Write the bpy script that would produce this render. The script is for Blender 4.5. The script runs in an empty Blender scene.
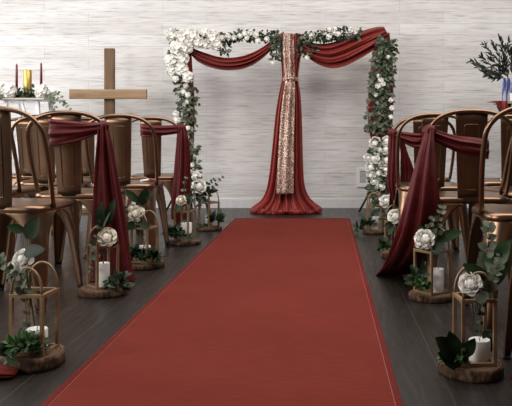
import bpy, math, random
from mathutils import Vector, Matrix, Euler
R = math.radians
PI = math.pi
V = Vector
scene = bpy.context.scene
C = scene.collection
rnd = random.Random(7)

# ------------------------------------------------------------------ camera
CAM_H = 0.75
F = 720.0                      # focal length in pixels of a 512 px wide frame
VX, VY = 325.0, 132.0          # where the viewing axis meets the picture
cd = bpy.data.cameras.new('camera'); cam = bpy.data.objects.new('camera', cd); C.objects.link(cam)
cam.location = (0, 0, CAM_H); cam.rotation_euler = (R(90), 0, 0)
cd.sensor_width = 36; cd.lens = F / 512 * 36
cd.shift_x = -(VX - 256) / 512; cd.shift_y = -(203 - VY) / 512
cd.clip_start = 0.05
scene.camera = cam

# ------------------------------------------------------------------ world, lights, exposure
w = bpy.data.worlds.new('world'); scene.world = w; w.use_nodes = True
w.node_tree.nodes['Background'].inputs[0].default_value = (1.0, 0.95, 0.90, 1)
w.node_tree.nodes['Background'].inputs[1].default_value = 0.045

def area(name, loc, aim, sx, sy, power, col=(1, 1, 1)):
    d = bpy.data.lights.new(name, 'AREA'); d.shape = 'RECTANGLE'; d.size = sx; d.size_y = sy
    d.energy = power; d.color = col
    o = bpy.data.objects.new(name, d); C.objects.link(o)
    o.location = loc
    o.rotation_euler = (V(aim) - V(loc)).to_track_quat('-Z', 'Y').to_euler()
    return o
area('window_daylight', (-4.6, 4.8, 1.9), (0.6, 6.0, 0.9), 2.6, 2.0, 98, (0.97, 0.98, 1.0))
area('front_window_daylight', (-4.2, 0.4, 1.9), (0.3, 2.9, 0.3), 2.0, 1.8, 95, (1.0, 0.98, 0.96))
area('overhead_fill', (0.3, 3.5, 3.6), (0.25, 4.1, 0), 5.5, 3.6, 205, (1.0, 0.965, 0.935))  # fill lamp added overhead to brighten wall, arch and near whites; no real opening
vs = scene.view_settings
vs.view_transform = 'Standard'; vs.look = 'None'; vs.exposure = 0.33; vs.gamma = 1.0; vs.use_curve_mapping = False

# ------------------------------------------------------------------ helpers
def P(x, y, z):
    """metric point seen at pixel (x, y) at the distance z in front of the camera"""
    return V(((x - VX) * z / F, z, CAM_H - (y - VY) * z / F))
def GZ(y, h=0.0):
    return (CAM_H - h) * F / (y - VY)

def nt(name):
    m = bpy.data.materials.new(name); m.use_nodes = True
    t = m.node_tree; b = t.nodes['Principled BSDF']
    return m, t, b
def node(t, typ, **kw):
    n = t.nodes.new(typ)
    for k, v in kw.items():
        setattr(n, k, v)
    return n
def ramp(t, fac, stops):
    r = node(t, 'ShaderNodeValToRGB')
    e = r.color_ramp.elements
    while len(e) < len(stops): e.new(0.5)
    for i, (p, c) in enumerate(stops):
        e[i].position = p; e[i].color = (*c, 1)
    t.links.new(fac, r.inputs[0]); return r.outputs[0]
def coords(t, scale=(1, 1, 1), rot=(0, 0, 0), kind='Object'):
    tc = node(t, 'ShaderNodeTexCoord'); mp = node(t, 'ShaderNodeMapping')
    mp.inputs['Scale'].default_value = scale; mp.inputs['Rotation'].default_value = rot
    t.links.new(tc.outputs[kind], mp.inputs[0]); return mp.outputs[0]
def noise(t, vec, scale, detail=4, rough=0.55):
    n = node(t, 'ShaderNodeTexNoise'); n.inputs['Scale'].default_value = scale
    n.inputs['Detail'].default_value = detail; n.inputs['Roughness'].default_value = rough
    t.links.new(vec, n.inputs['Vector']); return n.outputs['Fac']
def mix(t, a, b, fac, mode='MIX'):
    m = node(t, 'ShaderNodeMix', data_type='RGBA', blend_type=mode)
    for s, v in ((6, a), (7, b)):
        if isinstance(v, tuple): m.inputs[s].default_value = (*v, 1)
        else: t.links.new(v, m.inputs[s])
    if isinstance(fac, float): m.inputs[0].default_value = fac
    else: t.links.new(fac, m.inputs[0])
    return m.outputs[2]
def bump(t, b, h, strength=0.3, dist=0.01):
    n = node(t, 'ShaderNodeBump'); n.inputs['Strength'].default_value = strength; n.inputs['Distance'].default_value = dist
    t.links.new(h, n.inputs['Height']); t.links.new(n.outputs[0], b.inputs['Normal'])

def mat_simple(name, col, rough=0.5, metal=0.0, var=0.25, vscale=20, bmp=0.0, spec=0.5, trans=0.0, sub=None, sheen=0.0):
    m, t, b = nt(name)
    v = coords(t)
    n = noise(t, v, vscale)
    c0 = tuple(c * (1 - var) for c in col); c1 = tuple(min(1, c * (1 + var)) for c in col)
    t.links.new(ramp(t, n, [(0.3, c0), (0.7, c1)]), b.inputs['Base Color'])
    b.inputs['Roughness'].default_value = rough; b.inputs['Metallic'].default_value = metal
    b.inputs['Specular IOR Level'].default_value = spec
    b.inputs['Transmission Weight'].default_value = trans
    if sheen:
        b.inputs['Sheen Weight'].default_value = sheen; b.inputs['Sheen Roughness'].default_value = 0.4
    if sub:
        b.inputs['Subsurface Weight'].default_value = sub; b.inputs['Subsurface Radius'].default_value = (0.02, 0.015, 0.01)
    if bmp: bump(t, b, n, bmp)
    return m

# wall boards -------------------------------------------------------
def mat_wall():
    m, t, b = nt('whitewashed_boards')
    v = coords(t)
    # object space: x along the wall, z up -> use a rotated mapping so that the brick rows stack upwards
    mp = coords(t, rot=(R(90), 0, 0))
    br = node(t, 'ShaderNodeTexBrick'); br.offset = 0.37; br.squash = 1.0
    br.inputs['Color1'].default_value = (0.5, 0.5, 0.5, 1); br.inputs['Color2'].default_value = (0.72, 0.72, 0.72, 1)
    br.inputs['Mortar'].default_value = (0.0, 0.0, 0.0, 1)
    br.inputs['Scale'].default_value = 1; br.inputs['Mortar Size'].default_value = 0.0022
    br.inputs['Mortar Smooth'].default_value = 0.6
    br.inputs['Brick Width'].default_value = 1.17; br.inputs['Row Height'].default_value = 0.114
    t.links.new(mp, br.inputs['Vector'])
    g1 = noise(t, coords(t, (4.2, 1, 60)), 1.0, 6, 0.62)
    g2 = noise(t, coords(t, (9, 1, 170)), 1.0, 4, 0.6)
    g3 = noise(t, coords(t, (1.1, 1, 7)), 1.0, 3, 0.5)
    base = ramp(t, g1, [(0.30, (0.50, 0.465, 0.44)), (0.45, (0.745, 0.72, 0.70)), (0.6, (0.82, 0.80, 0.785)), (0.8, (0.86, 0.845, 0.83))])
    fine = ramp(t, g2, [(0.3, (0.86, 0.85, 0.84)), (0.5, (1, 1, 1))])
    patch = ramp(t, g3, [(0.3, (0.88, 0.87, 0.86)), (0.6, (1, 1, 1))])
    c = mix(t, base, fine, 0.8, 'MULTIPLY'); c = mix(t, c, patch, 0.8, 'MULTIPLY')
    tone = ramp(t, br.outputs['Color'], [(0.0, (0.58, 0.54, 0.51)), (0.5, (0.85, 0.83, 0.81)), (0.72, (1, 1, 1))])
    c = mix(t, c, tone, 0.75, 'MULTIPLY')
    t.links.new(c, b.inputs['Base Color']); b.inputs['Roughness'].default_value = 0.62
    b.inputs['Specular IOR Level'].default_value = 0.25
    bump(t, b, br.outputs['Fac'], 0.15, -0.004)
    return m
# floor boards -------------------------------------------------------
def mat_floor():
    m, t, b = nt('dark_floor_boards')
    mp = coords(t, rot=(0, 0, R(90)))
    br = node(t, 'ShaderNodeTexBrick'); br.offset = 0.43
    br.inputs['Color1'].default_value = (0.2, 0.2, 0.2, 1); br.inputs['Color2'].default_value = (0.8, 0.8, 0.8, 1)
    br.inputs['Mortar'].default_value = (0, 0, 0, 1); br.inputs['Scale'].default_value = 1
    br.inputs['Mortar Size'].default_value = 0.0016; br.inputs['Mortar Smooth'].default_value = 0.3
    br.inputs['Brick Width'].default_value = 1.22; br.inputs['Row Height'].default_value = 0.18
    t.links.new(mp, br.inputs['Vector'])
    wv = node(t, 'ShaderNodeTexNoise'); wv.inputs['Scale'].default_value = 1; wv.inputs['Detail'].default_value = 6
    wv.inputs['Distortion'].default_value = 1.2
    t.links.new(coords(t, (46, 3.2, 1)), wv.inputs['Vector'])
    g = wv.outputs['Fac']
    base = ramp(t, g, [(0.28, (0.005, 0.0038, 0.0030)), (0.48, (0.0145, 0.0108, 0.0085)), (0.7, (0.030, 0.0225, 0.018))])
    tone = ramp(t, br.outputs['Color'], [(0.0, (0.45, 0.43, 0.42)), (0.2, (0.85, 0.84, 0.83)), (0.8, (1.1, 1.08, 1.05))])
    c = mix(t, base, tone, 0.9, 'MULTIPLY')
    c = mix(t, c, (0.05, 0.043, 0.038), br.outputs['Fac'])
    t.links.new(c, b.inputs['Base Color'])
    r = ramp(t, g, [(0.3, (0.42, 0.42, 0.42)), (0.7, (0.30, 0.30, 0.30))])
    t.links.new(r, b.inputs['Roughness']); b.inputs['Specular IOR Level'].default_value = 0.5
    bump(t, b, g, 0.10, 0.004)
    return m
def mat_carpet(name, col):
    m, t, b = nt(name)
    g = noise(t, coords(t, (14, 330, 14)), 1.0, 3, 0.6)
    g2 = noise(t, coords(t), 900, 2)
    g3 = noise(t, coords(t), 2.2, 3)
    a = tuple(c * 0.72 for c in col); d = tuple(c * 1.2 for c in col)
    c = ramp(t, g, [(0.3, a), (0.7, d)])
    c = mix(t, c, ramp(t, g2, [(0.35, (0.75, 0.75, 0.75)), (0.65, (1.1, 1.1, 1.1))]), 0.7, 'MULTIPLY')
    c = mix(t, c, ramp(t, g3, [(0.35, (0.9, 0.9, 0.9)), (0.65, (1.04, 1.04, 1.04))]), 0.8, 'MULTIPLY')
    t.links.new(c, b.inputs['Base Color']); b.inputs['Roughness'].default_value = 0.95
    b.inputs['Specular IOR Level'].default_value = 0.1
    bump(t, b, g2, 0.5, 0.003)
    return m
def mat_wood(name, c0, c1, c2, scale=(30, 30, 3), rough=0.55, spec=0.3):
    m, t, b = nt(name)
    g = noise(t, coords(t, scale), 1.0, 6, 0.6)
    t.links.new(ramp(t, g, [(0.3, c0), (0.5, c1), (0.72, c2)]), b.inputs['Base Color'])
    b.inputs['Roughness'].default_value = rough; b.inputs['Specular IOR Level'].default_value = spec
    bump(t, b, g, 0.15, 0.003)
    return m
def mat_rings():
    m, t, b = nt('cut_wood_rings')
    wv = node(t, 'ShaderNodeTexWave', wave_type='RINGS', rings_direction='Z')
    wv.inputs['Scale'].default_value = 26; wv.inputs['Distortion'].default_value = 3.5; wv.inputs['Detail'].default_value = 3
    wv.inputs['Detail Scale'].default_value = 1.2
    t.links.new(coords(t), wv.inputs['Vector'])
    t.links.new(ramp(t, wv.outputs['Fac'], [(0.1, (0.05, 0.026, 0.014)), (0.6, (0.13, 0.07, 0.038)), (0.95, (0.19, 0.11, 0.06))]), b.inputs['Base Color'])
    b.inputs['Roughness'].default_value = 0.7; b.inputs['Specular IOR Level'].default_value = 0.25
    return m
def mat_bark():
    m, t, b = nt('bark')
    g = noise(t, coords(t, (60, 60, 22)), 1.0, 5, 0.65)
    t.links.new(ramp(t, g, [(0.32, (0.014, 0.008, 0.005)), (0.5, (0.07, 0.038, 0.021)), (0.7, (0.20, 0.115, 0.065))]), b.inputs['Base Color'])
    b.inputs['Roughness'].default_value = 0.85; b.inputs['Specular IOR Level'].default_value = 0.2
    bump(t, b, g, 0.8, 0.01)
    return m
def mat_sequin():
    m, t, b = nt('rose_gold_sequins')
    vo = node(t, 'ShaderNodeTexVoronoi'); vo.inputs['Scale'].default_value = 150
    t.links.new(coords(t), vo.inputs['Vector'])
    bw = node(t, 'ShaderNodeRGBToBW'); t.links.new(vo.outputs['Color'], bw.inputs[0])
    c = ramp(t, bw.outputs[0], [(0.22, (0.09, 0.038, 0.026)), (0.5, (0.36, 0.19, 0.135)), (0.66, (0.52, 0.34, 0.26)), (0.8, (0.9, 0.76, 0.66))])
    t.links.new(c, b.inputs['Base Color']); b.inputs['Metallic'].default_value = 0.55; b.inputs['Roughness'].default_value = 0.42
    bump(t, b, bw.outputs[0], 0.7, 0.006)
    return m
def mat_satin(name, col, rough, sheen=0.3, dark=0.75):
    m, t, b = nt(name)
    n = noise(t, coords(t), 9, 5, 0.6)
    t.links.new(ramp(t, n, [(0.3, tuple(c * dark for c in col)), (0.7, tuple(c * 1.15 for c in col))]), b.inputs['Base Color'])
    b.inputs['Roughness'].default_value = rough
    b.inputs['Sheen Weight'].default_value = sheen; b.inputs['Sheen Roughness'].default_value = 0.45
    b.inputs['Sheen Tint'].default_value = (1.0, 0.35, 0.3, 1)
    b.inputs['Specular IOR Level'].default_value = 0.45
    b.inputs['Specular Tint'].default_value = (1.0, 0.55, 0.5, 1)
    n2 = noise(t, coords(t), 22, 4, 0.6)
    bump(t, b, n2, 0.35, 0.012)
    return m
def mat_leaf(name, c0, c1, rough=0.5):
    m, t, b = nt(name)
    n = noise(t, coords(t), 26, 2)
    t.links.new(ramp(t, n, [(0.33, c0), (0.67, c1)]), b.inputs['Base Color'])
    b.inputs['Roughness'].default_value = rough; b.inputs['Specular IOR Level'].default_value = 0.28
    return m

M = dict(
    wall=mat_wall(), floor=mat_floor(),
    trim=mat_simple('white_trim_paint', (0.72, 0.71, 0.70), 0.45, var=0.05),
    carpet=mat_carpet('red_carpet', (0.158, 0.0245, 0.0165)),
    hem=mat_carpet('red_carpet_binding', (0.132, 0.0185, 0.015)),
    stitch=mat_simple('pale_stitching', (0.22, 0.055, 0.045), 0.8, var=0.3, vscale=120),
    copper=mat_simple('brushed_copper', (0.25, 0.150, 0.094), 0.31, 1.0, 0.14, 6),
    rubber=mat_simple('black_rubber', (0.012, 0.012, 0.012), 0.7),
    satin=mat_satin('rust_red_satin', (0.20, 0.017, 0.013), 0.38),
    swag=mat_satin('dark_red_satin', (0.165, 0.0145, 0.0110), 0.40),
    burg=mat_satin('burgundy_chiffon', (0.066, 0.0030, 0.0052), 0.55, 0.02),
    sequin=mat_sequin(),
    brass=mat_simple('aged_brass', (0.27, 0.175, 0.092), 0.45, 0.5, 0.2, 30),
    candle=mat_simple('white_wax', (0.80, 0.77, 0.73), 0.5, var=0.04, sub=0.2),
    gold=mat_simple('gold_wax', (0.52, 0.37, 0.10), 0.36, 0.6, 0.15, 30),
    burgwax=mat_simple('burgundy_wax', (0.13, 0.008, 0.014), 0.35, var=0.1),
    wick=mat_simple('charred_wick', (0.02, 0.018, 0.016), 0.9),
    bark=mat_bark(), rings=mat_rings(),
    petal=mat_simple('white_petals', (0.90, 0.88, 0.83), 0.7, var=0.04, vscale=40, spec=0.2),
    petalwarm=mat_simple('ivory_petals', (0.88, 0.83, 0.73), 0.7, var=0.05, vscale=40, spec=0.2),
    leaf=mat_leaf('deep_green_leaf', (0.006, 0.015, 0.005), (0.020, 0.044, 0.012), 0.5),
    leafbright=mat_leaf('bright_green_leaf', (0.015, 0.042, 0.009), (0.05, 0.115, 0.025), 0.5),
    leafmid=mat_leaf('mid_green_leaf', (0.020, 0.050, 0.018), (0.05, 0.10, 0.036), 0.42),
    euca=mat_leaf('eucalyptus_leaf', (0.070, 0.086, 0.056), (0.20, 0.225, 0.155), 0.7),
    eucadark=mat_leaf('dark_eucalyptus_leaf', (0.022, 0.031, 0.018), (0.100, 0.118, 0.076), 0.65),  # darker leaf tone, mixed among the paler eucalyptus
    olive=mat_leaf('olive_leaf', (0.006, 0.010, 0.007), (0.024, 0.033, 0.022), 0.5),
    stem=mat_simple('green_stem', (0.05, 0.085, 0.035), 0.6),
    twig=mat_simple('brown_twig', (0.06, 0.045, 0.03), 0.7),
    oak=mat_wood('oiled_oak', (0.21, 0.12, 0.058), (0.32, 0.20, 0.11), (0.41, 0.275, 0.16), (3, 40, 40)),
    oakpost=mat_wood('brown_oak', (0.085, 0.044, 0.019), (0.15, 0.085, 0.04), (0.23, 0.138, 0.072), (40, 40, 3)),
    whitemetal=mat_simple('white_powder_coat', (0.78, 0.78, 0.78), 0.4, var=0.03),
    tabletop=mat_wood('pale_table_wood', (0.30, 0.22, 0.16), (0.45, 0.36, 0.28), (0.55, 0.46, 0.38), (3, 40, 40)),
    blackmetal=mat_simple('black_metal', (0.015, 0.015, 0.016), 0.45, 0.3),
    plate=mat_simple('white_plastic', (0.88, 0.875, 0.865), 0.35, var=0.02),
    socket=mat_simple('grey_socket_face', (0.52, 0.51, 0.50), 0.45, var=0.05),
    blueglass=None, card=mat_simple('white_card', (0.8, 0.8, 0.78), 0.7, var=0.02),
    pink=mat_simple('pink_paper', (0.55, 0.10, 0.13), 0.6, var=0.2),
)
def mat_blue():
    m, t, b = nt('blue_streaked_ceramic')
    g = noise(t, coords(t, (26, 26, 5)), 1.0, 4, 0.6)
    t.links.new(ramp(t, g, [(0.34, (0.02, 0.03, 0.15)), (0.47, (0.10, 0.13, 0.36)), (0.56, (0.60, 0.63, 0.76))]), b.inputs['Base Color'])
    b.inputs['Roughness'].default_value = 0.25
    return m
M['blueglass'] = mat_blue()

class MB:
    """collects shapes, builds ONE mesh object"""
    def __init__(s): s.v = []; s.f = []
    def add(s, vs_, fs_):
        o = len(s.v); s.v += [tuple(p) for p in vs_]; s.f += [tuple(i + o for i in f) for f in fs_]; return s
    def box(s, c, d, rot=None):
        c = V(c); m = Euler(rot).to_matrix() if rot else Matrix.Identity(3)
        h = V(d) / 2
        pts = [c + m @ V((sx * h.x, sy * h.y, sz * h.z)) for sx in (-1, 1) for sy in (-1, 1) for sz in (-1, 1)]
        return s.add(pts, [(0, 1, 3, 2), (4, 6, 7, 5), (0, 4, 5, 1), (2, 3, 7, 6), (0, 2, 6, 4), (1, 5, 7, 3)])
    def bar(s, a, b, wd, dp=None):
        """square section bar from a to b"""
        a, b = V(a), V(b); dp = dp or wd
        d = (b - a).normalized()
        up = V((0, 0, 1)) if abs(d.z) < 0.9 else V((0, 1, 0))
        x = d.cross(up).normalized() * wd / 2; y = x.cross(d).normalized() * dp / 2
        return s.add([a - x - y, a + x - y, a + x + y, a - x + y, b - x - y, b + x - y, b + x + y, b - x + y],
                     [(3, 2, 1, 0), (4, 5, 6, 7), (0, 1, 5, 4), (1, 2, 6, 5), (2, 3, 7, 6), (3, 0, 4, 7)])
    def tube(s, path, r, n=8, closed=False):
        path = [V(p) for p in path]; N = len(path)
        rr = r if isinstance(r, (list, tuple)) else [r] * N
        rings = []; prev = None
        for i, p in enumerate(path):
            if closed: d = path[(i + 1) % N] - path[i - 1]
            else: d = path[min(i + 1, N - 1)] - path[max(i - 1, 0)]
            d.normalize()
            if prev is None:
                up = V((0, 0, 1)) if abs(d.z) < 0.9 else V((1, 0, 0))
                x = d.cross(up).normalized()
            else:
                x = (prev - d * prev.dot(d)).normalized()
            prev = x; y = d.cross(x)
            rings.append([p + (x * math.cos(a) + y * math.sin(a)) * rr[i] for a in [2 * PI * k / n for k in range(n)]])
        o = []; fs = []
        for q in rings: o += q
        for i in range(N if closed else N - 1):
            j = (i + 1) % N
            for k in range(n):
                fs.append((i * n + k, i * n + (k + 1) % n, j * n + (k + 1) % n, j * n + k))
        if not closed:
            fs.append(tuple(reversed(range(n)))); fs.append(tuple((N - 1) * n + k for k in range(n)))
        return s.add(o, fs)
    def lathe(s, prof, c=(0, 0, 0), n=24, wob=None):
        c = V(c); o = []; fs = []
        for (r, z) in prof:
            for k in range(n):
                a = 2 * PI * k / n; q = r * (wob[k] if wob else 1)
                o.append(c + V((q * math.cos(a), q * math.sin(a), z)))
        for i in range(len(prof) - 1):
            for k in range(n):
                fs.append((i * n + k, i * n + (k + 1) % n, (i + 1) * n + (k + 1) % n, (i + 1) * n + k))
        fs.append(tuple(reversed(range(n)))); fs.append(tuple((len(prof) - 1) * n + k for k in range(n)))
        return s.add(o, fs)
    def grid(s, rows):
        n = len(rows[0]); o = []; fs = []
        for q in rows: o += q
        for i in range(len(rows) - 1):
            for k in range(n - 1):
                fs.append((i * n + k, i * n + k + 1, (i + 1) * n + k + 1, (i + 1) * n + k))
        return s.add(o, fs)
    def leaf(s, base, d, nrm, L, W, bend=0.15, fold=0.2, shape=0.45, nl=5):
        """a leaf blade: pointed, folded along the midrib, bending away"""
        base, d, nrm = V(base), V(d).normalized(), V(nrm)
        side = d.cross(nrm)
        if side.length < 1e-4: side = d.cross(V((0.3, 0.5, 0.8)))
        side.normalize(); n2 = side.cross(d).normalized()
        rows = []
        for i in range(nl + 1):
            t = i / nl
            wd = W / 2 * (math.sin(PI * t ** (0.6 + shape * 0.6)) ** 0.68 if 0 < t < 1 else 0.04)
            c = base + d * (L * t) - n2 * (bend * L * t * t)
            rows.append([c - side * wd + n2 * fold * wd, c, c + side * wd + n2 * fold * wd])
        return s.grid(rows)
    def petal(s, base, d, nrm, L, W, cup=0.35, curl=0.0):
        base, d, nrm = V(base), V(d).normalized(), V(nrm).normalized()
        side = d.cross(nrm).normalized(); n2 = side.cross(d).normalized()
        rows = []
        for i in range(4):
            t = i / 3
            wd = W / 2 * (0.35 + 0.65 * math.sin(min(1, t * 1.25) * PI / 2)) * (0.78 if i == 3 else 1)
            row = []
            for k in range(5):
                u = (k - 2) / 2
                row.append(base + d * (L * t * (1 - 0.08 * u * u)) + side * wd * u + n2 * (cup * W * 0.5 * u * u + cup * L * 0.5 * math.sin(t * PI * 0.8) * -0.6 - curl * L * max(0, t - 0.6)))
            rows.append(row)
        return s.grid(rows)
    def build(s, name, mat, parent=None, smooth=True, solid=0.0, bevel=0.0, sub=0, loc=None, auto=None):
        me = bpy.data.meshes.new(name); me.from_pydata(s.v, [], s.f); me.validate(); me.update()
        o = bpy.data.objects.new(name, me); C.objects.link(o)
        if mat: me.materials.append(mat)
        if smooth:
            for p in me.polygons: p.use_smooth = True
            if auto: me.set_sharp_from_angle(angle=R(auto))
        if parent: o.parent = parent
        if loc is not None: o.location = loc
        if solid:
            md = o.modifiers.new('thickness', 'SOLIDIFY'); md.thickness = solid; md.offset = 0
        if bevel:
            md = o.modifiers.new('edge', 'BEVEL'); md.width = bevel; md.segments = 2
        if sub:
            md = o.modifiers.new('smooth', 'SUBSURF'); md.levels = sub; md.render_levels = sub
        return o

def tag(o, label, cat, group=None):
    o['label'] = label; o['category'] = cat
    if group: o['group'] = group
    return o
def empty(name, label, cat, loc=(0, 0, 0), rz=0.0, group=None):
    o = bpy.data.objects.new(name, None); C.objects.link(o); o.empty_display_size = 0.05
    o.location = loc; o.rotation_euler = (0, 0, rz)
    return tag(o, label, cat, group)
def dup(root, loc, rz, label, group=None):
    r = root.copy(); C.objects.link(r); r.location = loc; r.rotation_euler = (0, 0, rz); r['label'] = label
    if group: r['group'] = group
    for ch in list(root.children):
        c = ch.copy(); C.objects.link(c); c.parent = r
        for g in list(ch.children):
            d = g.copy(); C.objects.link(d); d.parent = c
    return r
def struct(o):
    o['kind'] = 'structure'; return o
def rv(a=1.0): return V((rnd.uniform(-a, a), rnd.uniform(-a, a), rnd.uniform(-a, a)))
def crom(pts, t):
    """Catmull-Rom through a list of equal-length number tuples, t in 0..1"""
    n = len(pts) - 1; x = min(max(t, 0), 1) * n; i = min(int(x), n - 1); u = x - i
    p0, p1, p2, p3 = pts[max(i - 1, 0)], pts[i], pts[i + 1], pts[min(i + 2, n)]
    return [0.5 * (2 * b + (c - a) * u + (2 * a - 5 * b + 4 * c - d) * u * u + (3 * b - a - 3 * c + d) * u ** 3)
            for a, b, c, d in zip(p0, p1, p2, p3)]
def cloth_loft(mb, secs, n=56, k=9, amp=0.12, wave=0.0, steps=8, seed=1, drift=1.5):
    """closed cloth loft; a section = (centre, half-width vector, half-depth vector)"""
    q = random.Random(seed); ph = q.uniform(0, 6); ph2 = q.uniform(0, 6)
    flat = [tuple(c) + tuple(a) + tuple(b) for c, a, b in secs]
    N = (len(secs) - 1) * steps; rings = []
    for i in range(N + 1):
        t = i / N; s = crom(flat, t)
        c, Rv, Fv = V(s[0:3]), V(s[3:6]), V(s[6:9])
        fd = Fv.normalized(); ring = []
        for j in range(n):
            a = 2 * PI * j / n
            m = 1 + amp * (math.sin(k * a + ph + drift * math.sin(2.2 * t + ph)) + 0.45 * math.sin((2 * k - 3) * a + ph2 + drift * t))
            p = c + Rv * math.cos(a) * m + Fv * math.sin(a) * m
            if wave:
                x = math.cos(a)
                p = p + fd * wave * (math.sin(k * 1.7 * x + ph + drift * t) + 0.5 * math.sin(k * 3.1 * x + ph2 - drift * t)) * min(1, abs(math.sin(a)) * 2)
            ring.append(p)
        rings.append(ring)
    o = []; fs = []
    for r_ in rings: o += r_
    for i in range(N):
        for j in range(n):
            fs.append((i * n + j, i * n + (j + 1) % n, (i + 1) * n + (j + 1) % n, (i + 1) * n + j))
    fs.append(tuple(reversed(range(n)))); fs.append(tuple(N * n + j for j in range(n)))
    mb.add(o, fs); return mb

# ------------------------------------------------------------------ setting
WALL = 7.12
struct(MB().box((0, 3.1, -0.05), (9.6, 8.06, 0.1)).build('floor', M['floor'], smooth=False))
struct(MB().box((0, WALL + 0.05, 1.6), (9.6, 0.1, 3.2)).build('wall_back', M['wall'], smooth=False))
struct(MB().box((0, WALL - 0.008, 0.043), (9.6, 0.016, 0.086)).box((0, WALL - 0.006, 0.089), (9.6, 0.012, 0.006)).build('baseboard_back', M['trim'], smooth=False))

# ------------------------------------------------------------------ aisle runner
XL, XR, Y0, Y1 = -0.774, 0.213, 0.6, 6.2
run = empty('aisle_runner', 'long red carpet aisle runner laid down the middle of the dark floor', 'carpet runner', (0, 0, 0))
MB().box(((XL + XR) / 2, (Y0 + Y1) / 2, 0.003), (XR - XL, Y1 - Y0, 0.006)).build('carpet', M['carpet'], run, smooth=False, bevel=0.002)
for xa in (XL + 0.009, XR - 0.009):
    MB().box((xa, (Y0 + Y1) / 2, 0.004), (0.018, Y1 - Y0, 0.0085)).build('binding', M['hem'], run, smooth=False, bevel=0.002)
for xa in (XL + 0.021, XR - 0.021):
    MB().box((xa, (Y0 + Y1) / 2, 0.0062), (0.0022, Y1 - Y0 - 0.02, 0.0012)).build('stitching', M['stitch'], run, smooth=False)
MB().box(((XL + XR) / 2, Y1 - 0.009, 0.004), (XR - XL, 0.018, 0.0085)).build('binding', M['hem'], run, smooth=False, bevel=0.002)

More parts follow.
